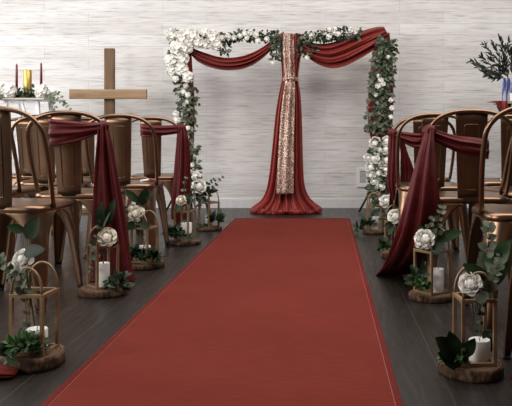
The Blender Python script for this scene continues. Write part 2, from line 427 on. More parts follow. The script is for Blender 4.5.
# ------------------------------------------------------------------ chairs
def rsq(hx, hy, r, n=6):
    pts = []
    for cx, cy, a0 in ((hx - r, hy - r, 0), (-hx + r, hy - r, 90), (-hx + r, -hy + r, 180), (hx - r, -hy + r, 270)):
        for i in range(n + 1):
            a = R(a0 + 90 * i / n); pts.append((cx + r * math.cos(a), cy + r * math.sin(a)))
    return pts
def make_chair(label, group):
    t = empty('metal_chair', label, 'chair', group=group)
    SH = 0.44
    # seat: dished pan with a rolled rim
    mb = MB(); rings = []
    for hx, hy, r, z in ((0.02, 0.02, 0.015, SH - 0.006), (0.13, 0.125, 0.05, SH - 0.006), (0.165, 0.16, 0.06, SH - 0.001), (0.180, 0.175, 0.066, SH),
                         (0.190, 0.185, 0.07, SH - 0.007), (0.192, 0.187, 0.07, SH - 0.022), (0.188, 0.183, 0.07, SH - 0.032), (0.178, 0.173, 0.066, SH - 0.034),
                         (0.02, 0.02, 0.015, SH - 0.03)):
        rings.append([V((x, y, z)) for x, y in rsq(hx, hy, r)])
    n = len(rings[0]); o = []; fs = []
    for q in rings: o += q
    for i in range(len(rings) - 1):
        for k in range(n): fs.append((i * n + k, (i + 1) * n + k, (i + 1) * n + (k + 1) % n, i * n + (k + 1) % n))
    fs.append(tuple(range(n))); fs.append(tuple(reversed([(len(rings) - 1) * n + k for k in range(n)])))
    mb.add(o, fs); mb.build('seat', M['copper'], t, auto=50)
    # four pressed sheet legs, arched between
    for sx, sy in ((-1, -1), (1, -1), (-1, 1), (1, 1)):
        rows = []
        ztop = SH - 0.031
        for i in range(19):
            s = (i / 18) ** 1.6 if i < 18 else 1.0
            d = s * ztop
            cx = 0.187 + 0.022 * s + 0.004 * math.sin(PI * s); cy = 0.182 + 0.03 * s + 0.004 * math.sin(PI * s)
            half = 0.185
            wl = 0.050 * (1 - s) ** 0.9 + 0.026
            arch = math.sqrt(max(0, 1 - (1 - min(d / 0.135, 1)) ** 2))
            wd = half - (half - wl) * arch
            r = min(0.066 * (1 - s) + 0.012, wd * 0.8)
            row = []
            lin = [0, 0.35, 0.7, 1]
            for u in lin: row.append((cx - wd + (wd - r) * u, cy))
            for k in range(1, 6):
                a = R(90 - 90 * k / 6); row.append((cx - r + r * math.cos(a), cy - r + r * math.sin(a)))
            for u in lin: row.append((cx, cy - r - (wd - r) * u))
            rows.append([V((sx * x, sy * y, ztop - d)) for x, y in row])
        lg = MB().grid(rows).build('leg', M['copper'], t, solid=0.0045)
        MB().box((sx * 0.2, sy * 0.203, 0.004), (0.03, 0.03, 0.008)).build('rubber_foot', M['rubber'], lg, smooth=False, bevel=0.003)
    # tubular back hoop
    path = []
    zb, zs, zt = SH - 0.014, 0.705, 0.848
    fy, ty = -0.075, -0.232
    def hy(z): return fy + (ty - fy) * ((z - zb) / (zt - zb)) ** 0.9
    def hx(z): return 0.193 + 0.014 * math.sin(min(1, (z - zb) / (zs - zb)) * PI * 0.62)
    for i in range(9):
        z = zb + (zs - zb) * i / 9; path.append((hx(z), hy(max(z, zb)), z))
    a_ = hx(zs); H = zt - zs
    for i in range(29):
        a = PI * i / 28; ca, sa = math.cos(a), math.sin(a); e = 2 / 2.5
        z = zs + H * abs(sa) ** e; path.append((math.copysign(abs(ca) ** e * a_, ca), hy(z), z))
    for i in range(8, -1, -1):
        z = zb + (zs - zb) * i / 9; path.append((-hx(z), hy(max(z, zb)), z))
    MB().tube(path, 0.0105, 10).build('back_frame', M['copper'], t)
    # tapering back panel with a pressed rounded outline
    rows = []
    def pt(u, z, off=0):
        s = (z - 0.425) / (0.838 - 0.425); wd = 0.056 + 0.018 * s
        return V((u * wd, -0.186 - 0.046 * s ** 1.3 + off + 0.006 * u * u, z))
    for i in range(13):
        z = 0.425 + (0.838 - 0.425) * i / 12
        rows.append([pt(-1, z, 0.008), pt(-1, z), pt(-0.5, z), pt(0, z), pt(0.5, z), pt(1, z), pt(1, z, 0.008)])
    bk = MB().grid(rows).build('backrest', M['copper'], t, solid=0.004, auto=40)
    z0, z1 = 0.475, 0.785; pp = []
    for cx, cz, a0 in ((0.36, z1 - 0.02, 0), (-0.36, z1 - 0.02, 90), (-0.36, z0 + 0.02, 180), (0.36, z0 + 0.02, 270)):
        for k in range(5):
            a = R(a0 + 90 * k / 4); pp.append(pt(cx + 0.14 * math.cos(a), cz + 0.02 * math.sin(a), -0.002))
    MB().tube(pp, 0.0022, 6, closed=True).build('pressed_outline', M['copper'], bk)
    return t
GC_L = 'copper chairs left of the aisle'; GC_R = 'copper chairs right of the aisle'
# (x, y of the seat's rear edge, rotation deg, label, group)
CH = [
    (-1.375, 3.02, -4, 'bare copper metal chair nearest the camera on the left, cut by the picture edge', GC_L),
    (-1.295, 3.64, 0, 'copper metal chair left of the aisle whose burgundy sash hangs behind a lantern', GC_L),
    (-1.225, 4.31, 0, 'bare copper metal chair left of the aisle, between the two sashed chairs', GC_L),
    (-1.22, 5.08, 0, 'copper metal chair left of the aisle with a sash, the one nearest the flower arch', GC_L),
    (-1.86, 3.82, -3, 'copper metal chair just behind the bare front left chair, its curved tube showing', GC_L),
    (-1.75, 4.50, 0, 'copper metal chair seen between the bare left edge chair and the first sash', GC_L),
    (-1.745, 5.25, 0, 'copper metal chair seen under the sash of the left chair, below the wooden cross', GC_L),
    (-2.18, 5.28, 0, 'farthest left copper metal chair, under the white bar table', GC_L),
    (0.81, 2.73, 0, 'copper metal chair at the right picture edge behind the nearest right lantern, no sash', GC_R),
    (0.69, 3.42, 0, 'copper metal chair right of the aisle whose burgundy sash trails onto the floor', GC_R),
    (0.625, 4.12, 0, 'copper metal chair right of the aisle between the two sashed chairs', GC_R),
    (0.66, 4.82, 0, 'copper metal chair right of the aisle with a sash, nearest the flower arch', GC_R),
    (1.145, 3.76, 24, 'copper metal chair turned inward, seen through the bare right chair', GC_R),
    (1.17, 4.52, 0, 'copper metal chair farthest right, below the blue vases', GC_R),
    (0.80, 2.00, 0, 'copper metal chair closest on the right, only one leg inside the picture', GC_R),
]
proto = None
for i, (x, y, rz, lab, grp) in enumerate(CH):
    rz = R(rz)
    c = V((x, y, 0)) + Matrix.Rotation(rz, 3, 'Z') @ V((0, 0.185, 0))
    if proto is None:
        proto = make_chair(lab, grp); proto.location = c; proto.rotation_euler = (0, 0, rz)
    else:
        dup(proto, c, rz, lab, grp)

# ------------------------------------------------------------------ chair sashes
def hv(x, y, z): return V((x, y, z))
def sash(name, label, band, tails, knot, seed):
    t = empty(name, label, 'sash', knot[0], group='burgundy chair sashes')
    off = -V(knot[0])
    def sh(secs): return [(V(c) + off, a, b) for c, a, b in secs]
    if band:
        cloth_loft(MB(), sh(band), n=64, k=4, amp=0.05, wave=0.006, seed=seed, drift=2).build('band', M['burg'], t)
    for i, s_ in enumerate(tails):
        cloth_loft(MB(), sh(s_), n=64, k=7, amp=0.16, wave=0.004, seed=seed + 3 + i, drift=2.0).build('tail', M['burg'], t)
    kr = knot[1]
    mb = MB(); prof = [(kr * 0.3, -kr * 1.1), (kr * 0.85, -kr * 0.6), (kr * 1.05, 0), (kr * 0.8, kr * 0.65), (kr * 0.3, kr)]
    wob = [1 + 0.16 * math.sin(5 * 2 * PI * k / 28 + seed) + 0.08 * math.sin(9 * 2 * PI * k / 28) for k in range(28)]
    mb.lathe(prof, (0, 0, 0), 28, wob).build('knot', M['burg'], t)
    return t
def S(x0, x1, y, z, dp, tilt=0.0, dyy=0.0):
    """cloth section at pixel span x0..x1, row y, distance z"""
    a, b = P(x0, y + tilt, z - dyy), P(x1, y - tilt, z + dyy)
    return ((a + b) / 2, (b - a) / 2, V((0, -dp, 0)))
def B(x, ya, yb, z, dp):
    a, b = P(x, ya, z), P(x, yb, z)
    return ((a + b) / 2, (a - b) / 2, V((0, -dp, 0)))
# left, second row: panel top is ~3.56 m away
sash('chair_sash', 'burgundy sash on the second row left chair, hanging to the floor behind a lantern',
     [B(49.5, 119, 146.5, 3.62, 0.012), B(51, 119, 146.5, 3.55, 0.016), B(65, 120.5, 144, 3.545, 0.017), B(80, 122, 140.5, 3.55, 0.016), B(92, 122.5, 136, 3.555, 0.018), B(103, 122, 132, 3.56, 0.02)],
     [[S(99, 107, 124, 3.56, 0.02), S(98.5, 110, 140, 3.56, 0.035), S(96.5, 114, 165, 3.58, 0.045), S(94.5, 119.5, 200, 3.60, 0.05), S(94, 124, 235, 3.62, 0.055), S(95, 129, 268, 3.62, 0.06), S(94, 133, 281, 3.62, 0.065)]],
     (P(104, 126, 3.56), 0.026), 3)
sash('chair_sash', 'red sash on the last left chair, hanging straight down beside the flower arch',
     [B(140.5, 124, 136, 5.07, 0.012), B(143, 124, 136, 5.0, 0.016), B(153, 125, 136, 4.985, 0.017), B(166, 125.5, 135, 4.99, 0.016), B(180, 125, 133, 5.0, 0.02)],
     [[S(178, 185, 126, 5.0, 0.02), S(177.5, 187.5, 138, 5.0, 0.035), S(176, 189, 155, 5.01, 0.04), S(174, 189.5, 180, 5.02, 0.045), S(172.5, 189, 200, 5.03, 0.05), S(171.5, 188, 213, 5.03, 0.05), S(172, 187, 219, 5.03, 0.05)]],
     (P(181.5, 128, 5.0), 0.03), 11)
sash('chair_sash', 'burgundy sash on the right chair whose long tail sweeps across to the floor',
     [B(488.5, 139.5, 158, 3.42, 0.012), B(487, 139.5, 158.5, 3.33, 0.016), B(473, 137.5, 156, 3.325, 0.018), B(458, 136, 152, 3.33, 0.018), B(444, 132.5, 146, 3.335, 0.02), B(431, 128, 139, 3.34, 0.022)],
     [[S(425.5, 434, 130, 3.33, 0.025), S(420, 434.5, 150, 3.30, 0.04), S(412.5, 437, 180, 3.27, 0.05), S(405.5, 440, 210, 3.28, 0.06), S(397, 438, 240, 3.36, 0.065), S(386, 425, 262, 3.62, 0.05, 4), S(377, 414, 273, 3.77, 0.016, 3), S(375.5, 409, 277, 3.76, 0.006, 3)]],
     (P(429.5, 131, 3.335), 0.03), 5)
sash('chair_sash', 'burgundy sash on the far right chair with two tails, close to the white roses',
     [B(423.5, 133.5, 147.5, 4.82, 0.012), B(421, 133.5, 147.5, 4.735, 0.016), B(412, 133, 147, 4.73, 0.017), B(402, 132, 142, 4.735, 0.018), B(392, 130, 138, 4.74, 0.022)],
     [[S(389.5, 396, 133, 4.74, 0.022), S(388.5, 397.5, 145, 4.74, 0.035), S(388, 398.5, 165, 4.74, 0.04), S(387.5, 399, 185, 4.74, 0.04), S(392, 398, 200, 4.74, 0.03)],
      [S(396, 402, 135, 4.75, 0.02), S(400.5, 406.5, 150, 4.75, 0.025), S(401, 411, 163, 4.76, 0.03), S(401, 413, 172, 4.77, 0.03), S(401, 413, 181, 4.77, 0.03)]],
     (P(392.5, 133, 4.74), 0.03), 8)
# tails of sashes on chairs outside the picture
t = MB(); cloth_loft(t, [(hv(0.60, 1.93, 0.66), hv(0.03, 0, 0), hv(0, -0.03, 0)), (hv(0.61, 1.98, 0.4), hv(0.05, 0, 0), hv(0, -0.04, 0)), (hv(0.612, 2.06, 0.1), hv(0.06, 0, 0), hv(0, -0.05, 0)), (hv(0.61, 2.10, 0.02), hv(0.065, 0, 0), hv(0, -0.05, 0))], k=7, amp=0.15, seed=9)
tag(t.build('chair_sash', M['burg']), 'strip of red sash at the right picture edge beside the nearest chair leg', 'sash', 'burgundy chair sashes')
t = MB(); cloth_loft(t, [(hv(-1.30, 2.10, 0.014), hv(0.0, 0.07, 0), hv(0, 0, 0.012)), (hv(-1.15, 2.155, 0.018), hv(0.01, 0.065, 0), hv(0, 0, 0.014)), (hv(-1.02, 2.20, 0.018), hv(0.01, 0.05, 0), hv(0, 0, 0.014)), (hv(-0.945, 2.20, 0.014), hv(0.0, 0.028, 0), hv(0, 0, 0.010))], k=5, amp=0.12, wave=0.0, seed=4)
tag(t.build('chair_sash', M['carpet']), 'end of a red sash lying on the floor at the lower left corner', 'sash', 'burgundy chair sashes')

# ------------------------------------------------------------------ lanterns on wood slices
def make_slice(loc, r, h, rz, label, seed):
    q = random.Random(seed)
    ph = [q.uniform(0, 6) for _ in range(4)]; n = 56
    wob = [1 + 0.035 * math.sin(2 * 2 * PI * k / n + ph[0]) + 0.03 * math.sin(3 * 2 * PI * k / n + ph[1]) + 0.014 * math.sin(9 * 2 * PI * k / n + ph[2]) + q.uniform(-0.012, 0.012) for k in range(n)]
    t = empty('wood_slice', label, 'wood slice', loc, rz, 'wood slices under the lanterns')
    MB().lathe([(r * 0.90, 0), (r * 0.93, 0.003), (r * 0.935, h - 0.002), (r * 0.92, h)], (0, 0, 0), n, wob).build('cut_wood', M['rings'], t, auto=40)
    mb = MB(); prof = [(r * 0.92, 0.0), (r * 0.985, 0.002), (r * 1.0, h * 0.35), (r * 1.01, h * 0.75), (r * 0.985, h - 0.001), (r * 0.93, h - 0.0005)]
    o = []; fs = []
    for i, (a, z) in enumerate(prof):
        for k in range(n):
            an = 2 * PI * k / n; rr = a * wob[k] * (1 + (q.uniform(-0.014, 0.014) if 0 < i < 5 else 0))
            o.append(V((rr * math.cos(an), rr * math.sin(an), z)))
    for i in range(len(prof) - 1):
        for k in range(n): fs.append((i * n + k, i * n + (k + 1) % n, (i + 1) * n + (k + 1) % n, (i + 1) * n + k))
    mb.add(o, fs).build('bark', M['bark'], t)
    return t
def make_lantern(loc, a, h, rz, label):
    t = empty('lantern', label, 'lantern', loc, rz, 'brass lanterns lining the aisle')
    b = 0.0115; e = a / 2 - b / 2
    m = MB()
    for s in (-1, 1):
        m.box((0, s * e, b / 2), (a, b, b)).box((s * e, 0, b / 2), (b, a - 2 * b, b))
    m.box((0, 0, 0.002), (a - b, a - b, 0.003))
    m.build('base_frame', M['brass'], t, smooth=False, bevel=0.001)
    for sx in (-1, 1):
        for sy in (-1, 1):
            MB().box((sx * e, sy * e, h / 2), (b, b, h - 2 * b)).build('post', M['brass'], t, smooth=False, bevel=0.001)
    m = MB()
    for s in (-1, 1):
        m.box((0, s * e, h - b / 2), (a, b, b)).box((s * e, 0, h - b / 2), (b, a - 2 * b, b))
    m.build('top_frame', M['brass'], t, smooth=False, bevel=0.001)
    for s in (-1, 1):
        path = [(-e * math.cos(PI * i / 18), s * e, h - 0.002 + 0.083 * a / 0.110 * math.sin(PI * i / 18) ** 0.9) for i in range(19)]
        MB().tube(path, 0.0045, 8).build('arch', M['brass'], t)
    return t
def make_candle(loc, r, h, label):
    t = empty('pillar_candle', label, 'candle', loc, 0, 'white pillar candles in the lanterns')
    MB().lathe([(r * 0.97, 0), (r, 0.003), (r, h - 0.003), (r * 0.95, h), (r * 0.8, h - 0.002), (r * 0.3, h - 0.005)], (0, 0, 0), 32).build('wax', M['candle'], t, auto=50)
    MB().tube([(0, 0, h - 0.006), (0.001, 0, h + 0.004), (0.003, 0, h + 0.009)], 0.0012, 6).build('wick', M['wick'], t)
    return t
def ball(mb, c, r, n=14, m=9):
    c = V(c); mb.lathe([(max(1e-4, r * math.sin(PI * i / m)), -r * math.cos(PI * i / m)) for i in range(m + 1)], c, n)
def rose_mesh(mb, c, r, up, seed):
    q = random.Random(seed); c = V(c); up = V(up).normalized()
    ax = up.orthogonal().normalized(); ay = up.cross(ax)
    ball(mb, c - up * r * 0.12, r * 0.62)
    for n, tilt, L, W, rad, cup in ((3, 4, 0.85, 0.6, 0.10, 0.9), (4, 12, 0.9, 0.75, 0.22, 0.8), (5, 22, 0.92, 0.9, 0.36, 0.7), (6, 36, 0.92, 0.95, 0.46, 0.55), (7, 54, 0.92, 1.0, 0.5, 0.45), (7, 76, 0.85, 0.95, 0.5, 0.3)):
        a0 = q.uniform(0, 6)
        for i in range(n):
            a = a0 + 2 * PI * i / n + q.uniform(-0.15, 0.15); out = ax * math.cos(a) + ay * math.sin(a)
            th = R(tilt + q.uniform(-7, 7)); d = up * math.cos(th) + out * math.sin(th); nr = -out * math.cos(th) + up * math.sin(th)
            mb.petal(c - up * r * 0.45 + out * r * rad * 0.6, d, nr, r * L * 1.1, r * W, cup, 0.25 if tilt > 40 else 0)
    return mb
def euca_sprig(mbl, mbs, pts, r, n, seed, wide=0.85):
    """rounded paired leaves along a bent stem"""
    q = random.Random(seed)
    path = [V(crom([tuple(p) for p in pts], i / 12)) for i in range(13)]
    mbs.tube(path, [0.0022 - 0.0012 * i / 12 for i in range(13)], 5)
    for i in range(n):
        t = 0.12 + 0.88 * i / (n - 1); p = V(crom([tuple(p_) for p_ in pts], t))
        d = (V(crom([tuple(p_) for p_ in pts], min(1, t + 0.05))) - V(crom([tuple(p_) for p_ in pts], t - 0.05))).normalized()
        for s in (-1, 1):
            sd = d.cross(V((0, -1, 0.2)) + rvq(q, 0.5)).normalized() * s
            L = r * 2 * (1 - 0.45 * t) * q.uniform(0.8, 1.15)
            mbl.leaf(p, sd * 0.85 + d * 0.55 + rvq(q, 0.3), V((0, -1, 0.35)) + rvq(q, 0.6), L, L * wide, q.uniform(-0.1, 0.3), 0.15, 0.1, 4)
def rvq(q, a): return V((q.uniform(-a, a), q.uniform(-a, a), q.uniform(-a, a)))
def bushel(mb, c, rad, n, L, seed, flat=0.6, wr=0.55):
    q = random.Random(seed); c = V(c)
    for i in range(n):
        d = rvq(q, 1).normalized(); d.z = abs(d.z) * 0.8 + 0.05
        p = c + V((d.x * rad.x, d.y * rad.y, d.z * rad.z)) * q.uniform(0.25, 0.95)
        l = L * q.uniform(0.7, 1.2)
        mb.leaf(p, d + rvq(q, 0.5), V((0, -0.6, 0.8)) + rvq(q, 0.7), l, l * wr, q.uniform(0, 0.4), 0.2, 0.35, 4)
    return mb

def station(side, name, sl, slw, slh, lan, rot, candle, roses, sprigs, leaves, base, seed, where, foot=None):
    """one lantern group: wood slice, lantern, candle, flowers in the top, greenery at the base.
    sl = pixel of the slice's ground centre; sprigs/leaves/roses in pixels at the lantern's distance"""
    z = GZ(sl[1]); g = P(sl[0], sl[1], z); g.z = 0
    make_slice(g, slw / 2, slh, rnd.uniform(0, 6), 'bark-edged wood slice ' + where['slice'], seed)
    a, h, dx, dy = lan
    lc = g + V((dx, dy, slh))
    make_lantern(lc, a, h, R(rot), 'brass lantern ' + where['lantern'])
    if candle:
        cx, cy, cr, chh = candle
        make_candle(lc + V((cx, cy, 0.0035)), cr, chh, 'white pillar candle ' + where['candle'])
    zl = lc.y
    top = lc + V((0, 0, h))
    t = empty('flower_spray', where['flowers'], 'flowers', lc, 0, 'white rose sprays in the lantern tops')
    for i, (x, y, r, dz, mt) in enumerate(roses):
        c = P(x, y, zl + dz) - lc
        rose_mesh(MB(), c, r, V((rnd.uniform(-0.3, 0.3), -0.85, 0.5)), seed * 7 + i).build('rose', M[mt], t)
        MB().tube([c + V((0, 0.01, -0.01)), c * 0.6 + V((0, 0, h * 0.35)), V((0, 0, h * 0.42))], 0.0025, 6).build('stem', M['stem'], t)
    for i, (pts, r, n, mt, dz) in enumerate(sprigs):
        ml, ms = MB(), MB()
        p3 = [P(px, py, zl + dz + 0.02 * math.sin(k * 2 + i)) - lc for k, (px, py) in enumerate(pts)]
        euca_sprig(ml, ms, p3, r, n, seed * 5 + i)
        lo = ml.build('eucalyptus_sprig', M[mt], t); ms.build('sprig_stem', M['stem'], lo)
    for i, (x0, y0, x1, y1, wd, mt, dz) in enumerate(leaves):
        b0 = P(x0, y0, zl + dz) - lc; b1 = P(x1, y1, zl + dz - 0.02) - lc; L = (b1 - b0).length
        mb = MB(); mb.leaf(b0, b1 - b0, V((rnd.uniform(-0.4, 0.4), -1, 0.45)), L, wd, 0.08, 0.22, 0.35, 8)
        mid = V((b0.x * 0.4, b0.y * 0.4, h * 0.75))
        mb.tube([b0, (b0 + mid) / 2, mid], 0.0016, 5)
        mb.build('leaf', M[mt], t)
    # greenery laid round the foot of the lantern
    t2 = empty('greenery_sprig', where['green'], 'greenery', V((lc.x, lc.y, slh)), 0, 'greenery at the lantern feet')
    for (x, y, rx, rz_, n, L, mt, dz) in base:
        c = P(x, y, zl + dz); c.z = max(c.z, slh + 0.006); c = c - V((lc.x, lc.y, slh))
        bushel(MB(), c, V((rx, rx * 0.7, rz_)), n, L, seed * 3 + n, wr=0.55).build('leaves', M[mt], t2)
    return lc

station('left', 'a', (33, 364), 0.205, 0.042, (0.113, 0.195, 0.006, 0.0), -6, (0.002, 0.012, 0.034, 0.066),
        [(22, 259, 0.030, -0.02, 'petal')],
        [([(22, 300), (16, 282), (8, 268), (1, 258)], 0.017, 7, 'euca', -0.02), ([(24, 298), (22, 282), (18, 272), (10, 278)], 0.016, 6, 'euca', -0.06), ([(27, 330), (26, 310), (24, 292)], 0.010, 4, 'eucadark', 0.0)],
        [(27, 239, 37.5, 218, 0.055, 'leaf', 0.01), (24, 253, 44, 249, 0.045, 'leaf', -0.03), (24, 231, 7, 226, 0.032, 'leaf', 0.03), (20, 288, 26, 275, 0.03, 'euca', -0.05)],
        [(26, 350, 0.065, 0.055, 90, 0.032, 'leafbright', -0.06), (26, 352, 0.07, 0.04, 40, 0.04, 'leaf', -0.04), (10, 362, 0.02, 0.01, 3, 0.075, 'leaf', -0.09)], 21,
        dict(slice='in the lower left corner of the picture, the nearest on the left', lantern='nearest the camera on the left, over the lower left wood slice',
             candle='hidden to its top by green leaves in the nearest left lantern', flowers='white rose with grey eucalyptus in the top of the nearest left lantern',
             green='bright green leaves heaped at the foot of the nearest left lantern'))
station('left', 'b', (103, 294), 0.215, 0.034, (0.110, 0.195, 0.0, 0.0), 41, (0.0, -0.003, 0.031, 0.108),
        [(107, 237, 0.037, -0.06, 'petalwarm')],
        [([(95, 262), (94, 250), (97, 236), (100, 222)], 0.018, 6, 'euca', -0.02), ([(101, 252), (97, 247), (92, 262), (90, 272)], 0.015, 5, 'euca', -0.06)],
        [(101, 232, 100, 202, 0.055, 'leaf', -0.02), (106, 226, 114, 199, 0.05, 'leaf', -0.01), (103, 228, 109, 212, 0.012, 'euca', -0.05), (110, 246, 118, 242, 0.03, 'leaf', -0.04), (98, 247, 90, 240, 0.03, 'eucadark', -0.02)],
        [(116, 286, 0.045, 0.05, 34, 0.05, 'leaf', -0.02), (121, 290, 0.03, 0.02, 14, 0.045, 'eucadark', -0.05)], 33,
        dict(slice='in front of the long left sash', lantern='in front of the long left sash, second on the left side',
             candle='standing tall in the lantern before the long left sash', flowers='cream rose with two upright dark leaves in front of the left sash',
             green='dark leaves beside the candle of the second left lantern'))
station('left', 'c', (144.5, 267), 0.215, 0.030, (0.112, 0.195, 0.0, 0.0), -19, (0.0, 0.0, 0.034, 0.085),
        [(136, 213, 0.038, -0.05, 'petalwarm'), (132, 208, 0.022, -0.03, 'petalwarm')],
        [([(142, 232), (138, 222), (131, 215), (127, 208)], 0.017, 5, 'eucadark', -0.02), ([(142, 230), (141, 215), (143, 203), (142, 194)], 0.016, 5, 'eucadark', 0.0)],
        [(138, 202, 125, 190, 0.045, 'leaf', -0.02), (141, 205, 147, 188, 0.055, 'leaf', -0.02), (143, 200, 153, 192, 0.04, 'leaf', -0.02), (141, 222, 149, 228, 0.05, 'leaf', -0.06), (134, 222, 128, 230, 0.045, 'leaf', -0.05), (140, 200, 131, 196, 0.03, 'leaf', 0.0)],
        [(134, 258, 0.05, 0.05, 45, 0.05, 'leaf', -0.06), (150, 260, 0.06, 0.05, 45, 0.05, 'leaf', -0.06), (143, 253, 0.05, 0.03, 14, 0.035, 'leafbright', -0.05)], 45,
        dict(slice='below the bare left chair, third on the left side', lantern='third on the left side, full of dark leaves',
             candle='small in the third left lantern, ringed by dark leaves', flowers='ivory rose with broad green leaves in the third left lantern',
             green='dark green leaves filling the foot of the third left lantern'))
station('left', 'd', (184, 244), 0.215, 0.026, (0.110, 0.20, 0.006, 0.0), -17, (0.012, -0.01, 0.036, 0.115),
        [(181, 200, 0.030, -0.04, 'petalwarm')],
        [([(186, 212), (187, 200), (184, 190), (186, 178)], 0.018, 6, 'euca', -0.02), ([(188, 212), (192, 200), (194, 190), (198, 178)], 0.016, 6, 'eucadark', 0.02)],
        [(186, 205, 192, 195, 0.045, 'leaf', -0.03), (180, 205, 175, 212, 0.04, 'leaf', -0.05)],
        [(174, 235, 0.055, 0.06, 50, 0.05, 'leaf', -0.06), (184, 238, 0.06, 0.03, 30, 0.045, 'leaf', -0.07), (168, 236, 0.02, 0.03, 10, 0.05, 'leaf', -0.05)], 57,
        dict(slice='at the foot of the last left sash', lantern='at the foot of the last left sash, fourth on the left side',
             candle='in the lantern at the foot of the last left sash', flowers='small rosebud and eucalyptus over the fourth left lantern',
             green='dark leaves trailing left of the fourth left lantern'))
station('left', 'e', (209, 230), 0.19, 0.022, (0.115, 0.195, 0.0, 0.0), -37, (0.0, -0.01, 0.026, 0.085),
        [(199, 186, 0.048, -0.06, 'petal'), (196, 176, 0.03, 0.0, 'petal')],
        [([(205, 204), (210, 194), (215, 186), (222, 177)], 0.018, 7, 'eucadark', -0.02), ([(203, 202), (205, 192), (208, 184), (214, 180)], 0.018, 6, 'leaf', 0.0), ([(201, 200), (196, 192), (190, 184), (189, 174)], 0.02, 6, 'euca', 0.02)],
        [(205, 196, 209, 186, 0.05, 'leaf', -0.03), (204, 195, 195, 196, 0.05, 'leaf', -0.05), (208, 192, 218, 190, 0.04, 'leaf', 0.0)],
        [(216, 222, 0.05, 0.075, 60, 0.05, 'leaf', -0.04), (203, 228, 0.04, 0.02, 12, 0.04, 'leaf', -0.05)], 69,
        dict(slice='farthest on the left, near the end of the red runner', lantern='farthest on the left, near the far end of the red runner',
             candle='short and slim in the farthest left lantern', flowers='white rose and leafy branches above the farthest left lantern',
             green='dark leaves right of the candle in the farthest left lantern'))
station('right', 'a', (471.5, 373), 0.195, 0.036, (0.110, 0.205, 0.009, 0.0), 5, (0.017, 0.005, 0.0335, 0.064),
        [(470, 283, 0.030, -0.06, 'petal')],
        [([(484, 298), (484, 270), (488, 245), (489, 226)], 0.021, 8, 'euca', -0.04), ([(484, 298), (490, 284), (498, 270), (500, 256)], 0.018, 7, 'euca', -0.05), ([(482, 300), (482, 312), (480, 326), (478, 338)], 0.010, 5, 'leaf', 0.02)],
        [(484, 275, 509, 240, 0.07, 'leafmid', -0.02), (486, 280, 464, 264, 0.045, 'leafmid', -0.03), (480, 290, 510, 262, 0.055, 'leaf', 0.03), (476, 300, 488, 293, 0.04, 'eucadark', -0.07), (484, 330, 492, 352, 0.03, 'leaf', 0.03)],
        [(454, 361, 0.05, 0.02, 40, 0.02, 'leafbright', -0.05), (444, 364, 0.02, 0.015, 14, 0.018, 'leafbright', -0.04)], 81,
        dict(slice='in the lower right corner of the picture, the nearest on the right', lantern='nearest the camera on the right, over the lower right wood slice',
             candle='in the nearest right lantern, plain to see behind its bars', flowers='white rose with tall grey eucalyptus in the nearest right lantern',
             green='small bright green and big dark leaves left of the nearest right lantern'))
# big dark leaves at that foot
gs = [o for o in C.objects if o.get('label', '').startswith('small bright green')][0]
for (x0, y0, x1, y1, wd) in ((460, 360, 438, 338, 0.065), (462, 364, 440, 353, 0.06), (458, 358, 450, 333, 0.05), (461, 357, 475, 340, 0.045), (466, 374, 464, 352, 0.03)):
    o_ = V((gs.location.x, gs.location.y, gs.location.z)); b0 = P(x0, y0, 2.20) - o_; b0.z = max(b0.z, 0.004); b1 = P(x1, y1, 2.16) - o_
    MB().leaf(b0, b1 - b0, V((rnd.uniform(-0.5, 0.5), -1, 0.5)), (b1 - b0).length, wd, 0.1, 0.2, 0.35, 8).build('leaf', M['leaf'], gs)
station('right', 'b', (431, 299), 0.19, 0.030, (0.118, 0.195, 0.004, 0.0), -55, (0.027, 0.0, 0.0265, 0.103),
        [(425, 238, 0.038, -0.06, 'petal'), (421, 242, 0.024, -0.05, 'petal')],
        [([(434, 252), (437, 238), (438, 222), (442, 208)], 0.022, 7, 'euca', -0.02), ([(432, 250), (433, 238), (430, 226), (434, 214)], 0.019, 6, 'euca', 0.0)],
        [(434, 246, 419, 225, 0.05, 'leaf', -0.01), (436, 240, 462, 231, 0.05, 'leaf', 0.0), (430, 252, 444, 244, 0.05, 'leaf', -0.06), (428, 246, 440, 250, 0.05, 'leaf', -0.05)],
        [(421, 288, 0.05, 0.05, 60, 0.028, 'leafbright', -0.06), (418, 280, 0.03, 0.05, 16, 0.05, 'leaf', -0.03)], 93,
        dict(slice='beside the trailing end of the long right sash', lantern='just right of the long sweeping right sash',
             candle='tall in the lantern just right of the sweeping right sash', flowers='white rose and eucalyptus just right of the sweeping right sash',
             green='fresh green leaves left of the candle by the sweeping sash'))
station('right', 'c', (397, 257), 0.19, 0.024, (0.116, 0.195, 0.004, 0.0), 28, (0.02, 0.0, 0.03, 0.10),
        [(395, 216, 0.038, -0.07, 'petal')],
        [([(399, 228), (404, 215), (406, 205), (404, 197)], 0.018, 6, 'euca', -0.02), ([(396, 226), (390, 220), (384, 214), (380, 218)], 0.015, 5, 'eucadark', -0.03), ([(398, 228), (402, 222), (408, 214), (408, 208)], 0.016, 5, 'euca', -0.04)],
        [(397, 222, 384, 226, 0.035, 'leaf', -0.05), (399, 215, 406, 203, 0.045, 'leaf', -0.02), (396, 226, 401, 234, 0.045, 'leaf', -0.08), (393, 224, 388, 235, 0.04, 'leaf', -0.06)],
        [(384.5, 250, 0.04, 0.06, 50, 0.036, 'leaf', -0.07), (384, 249, 0.035, 0.05, 30, 0.028, 'leafbright', -0.08)], 105,
        dict(slice='partly hidden behind the floor end of the sweeping right sash', lantern='partly hidden behind the sweeping right sash',
             candle='half hidden behind the sweeping right sash', flowers='open white rose between the two right sashes',
             green='green leaves on the floor left of the sweeping right sash'))
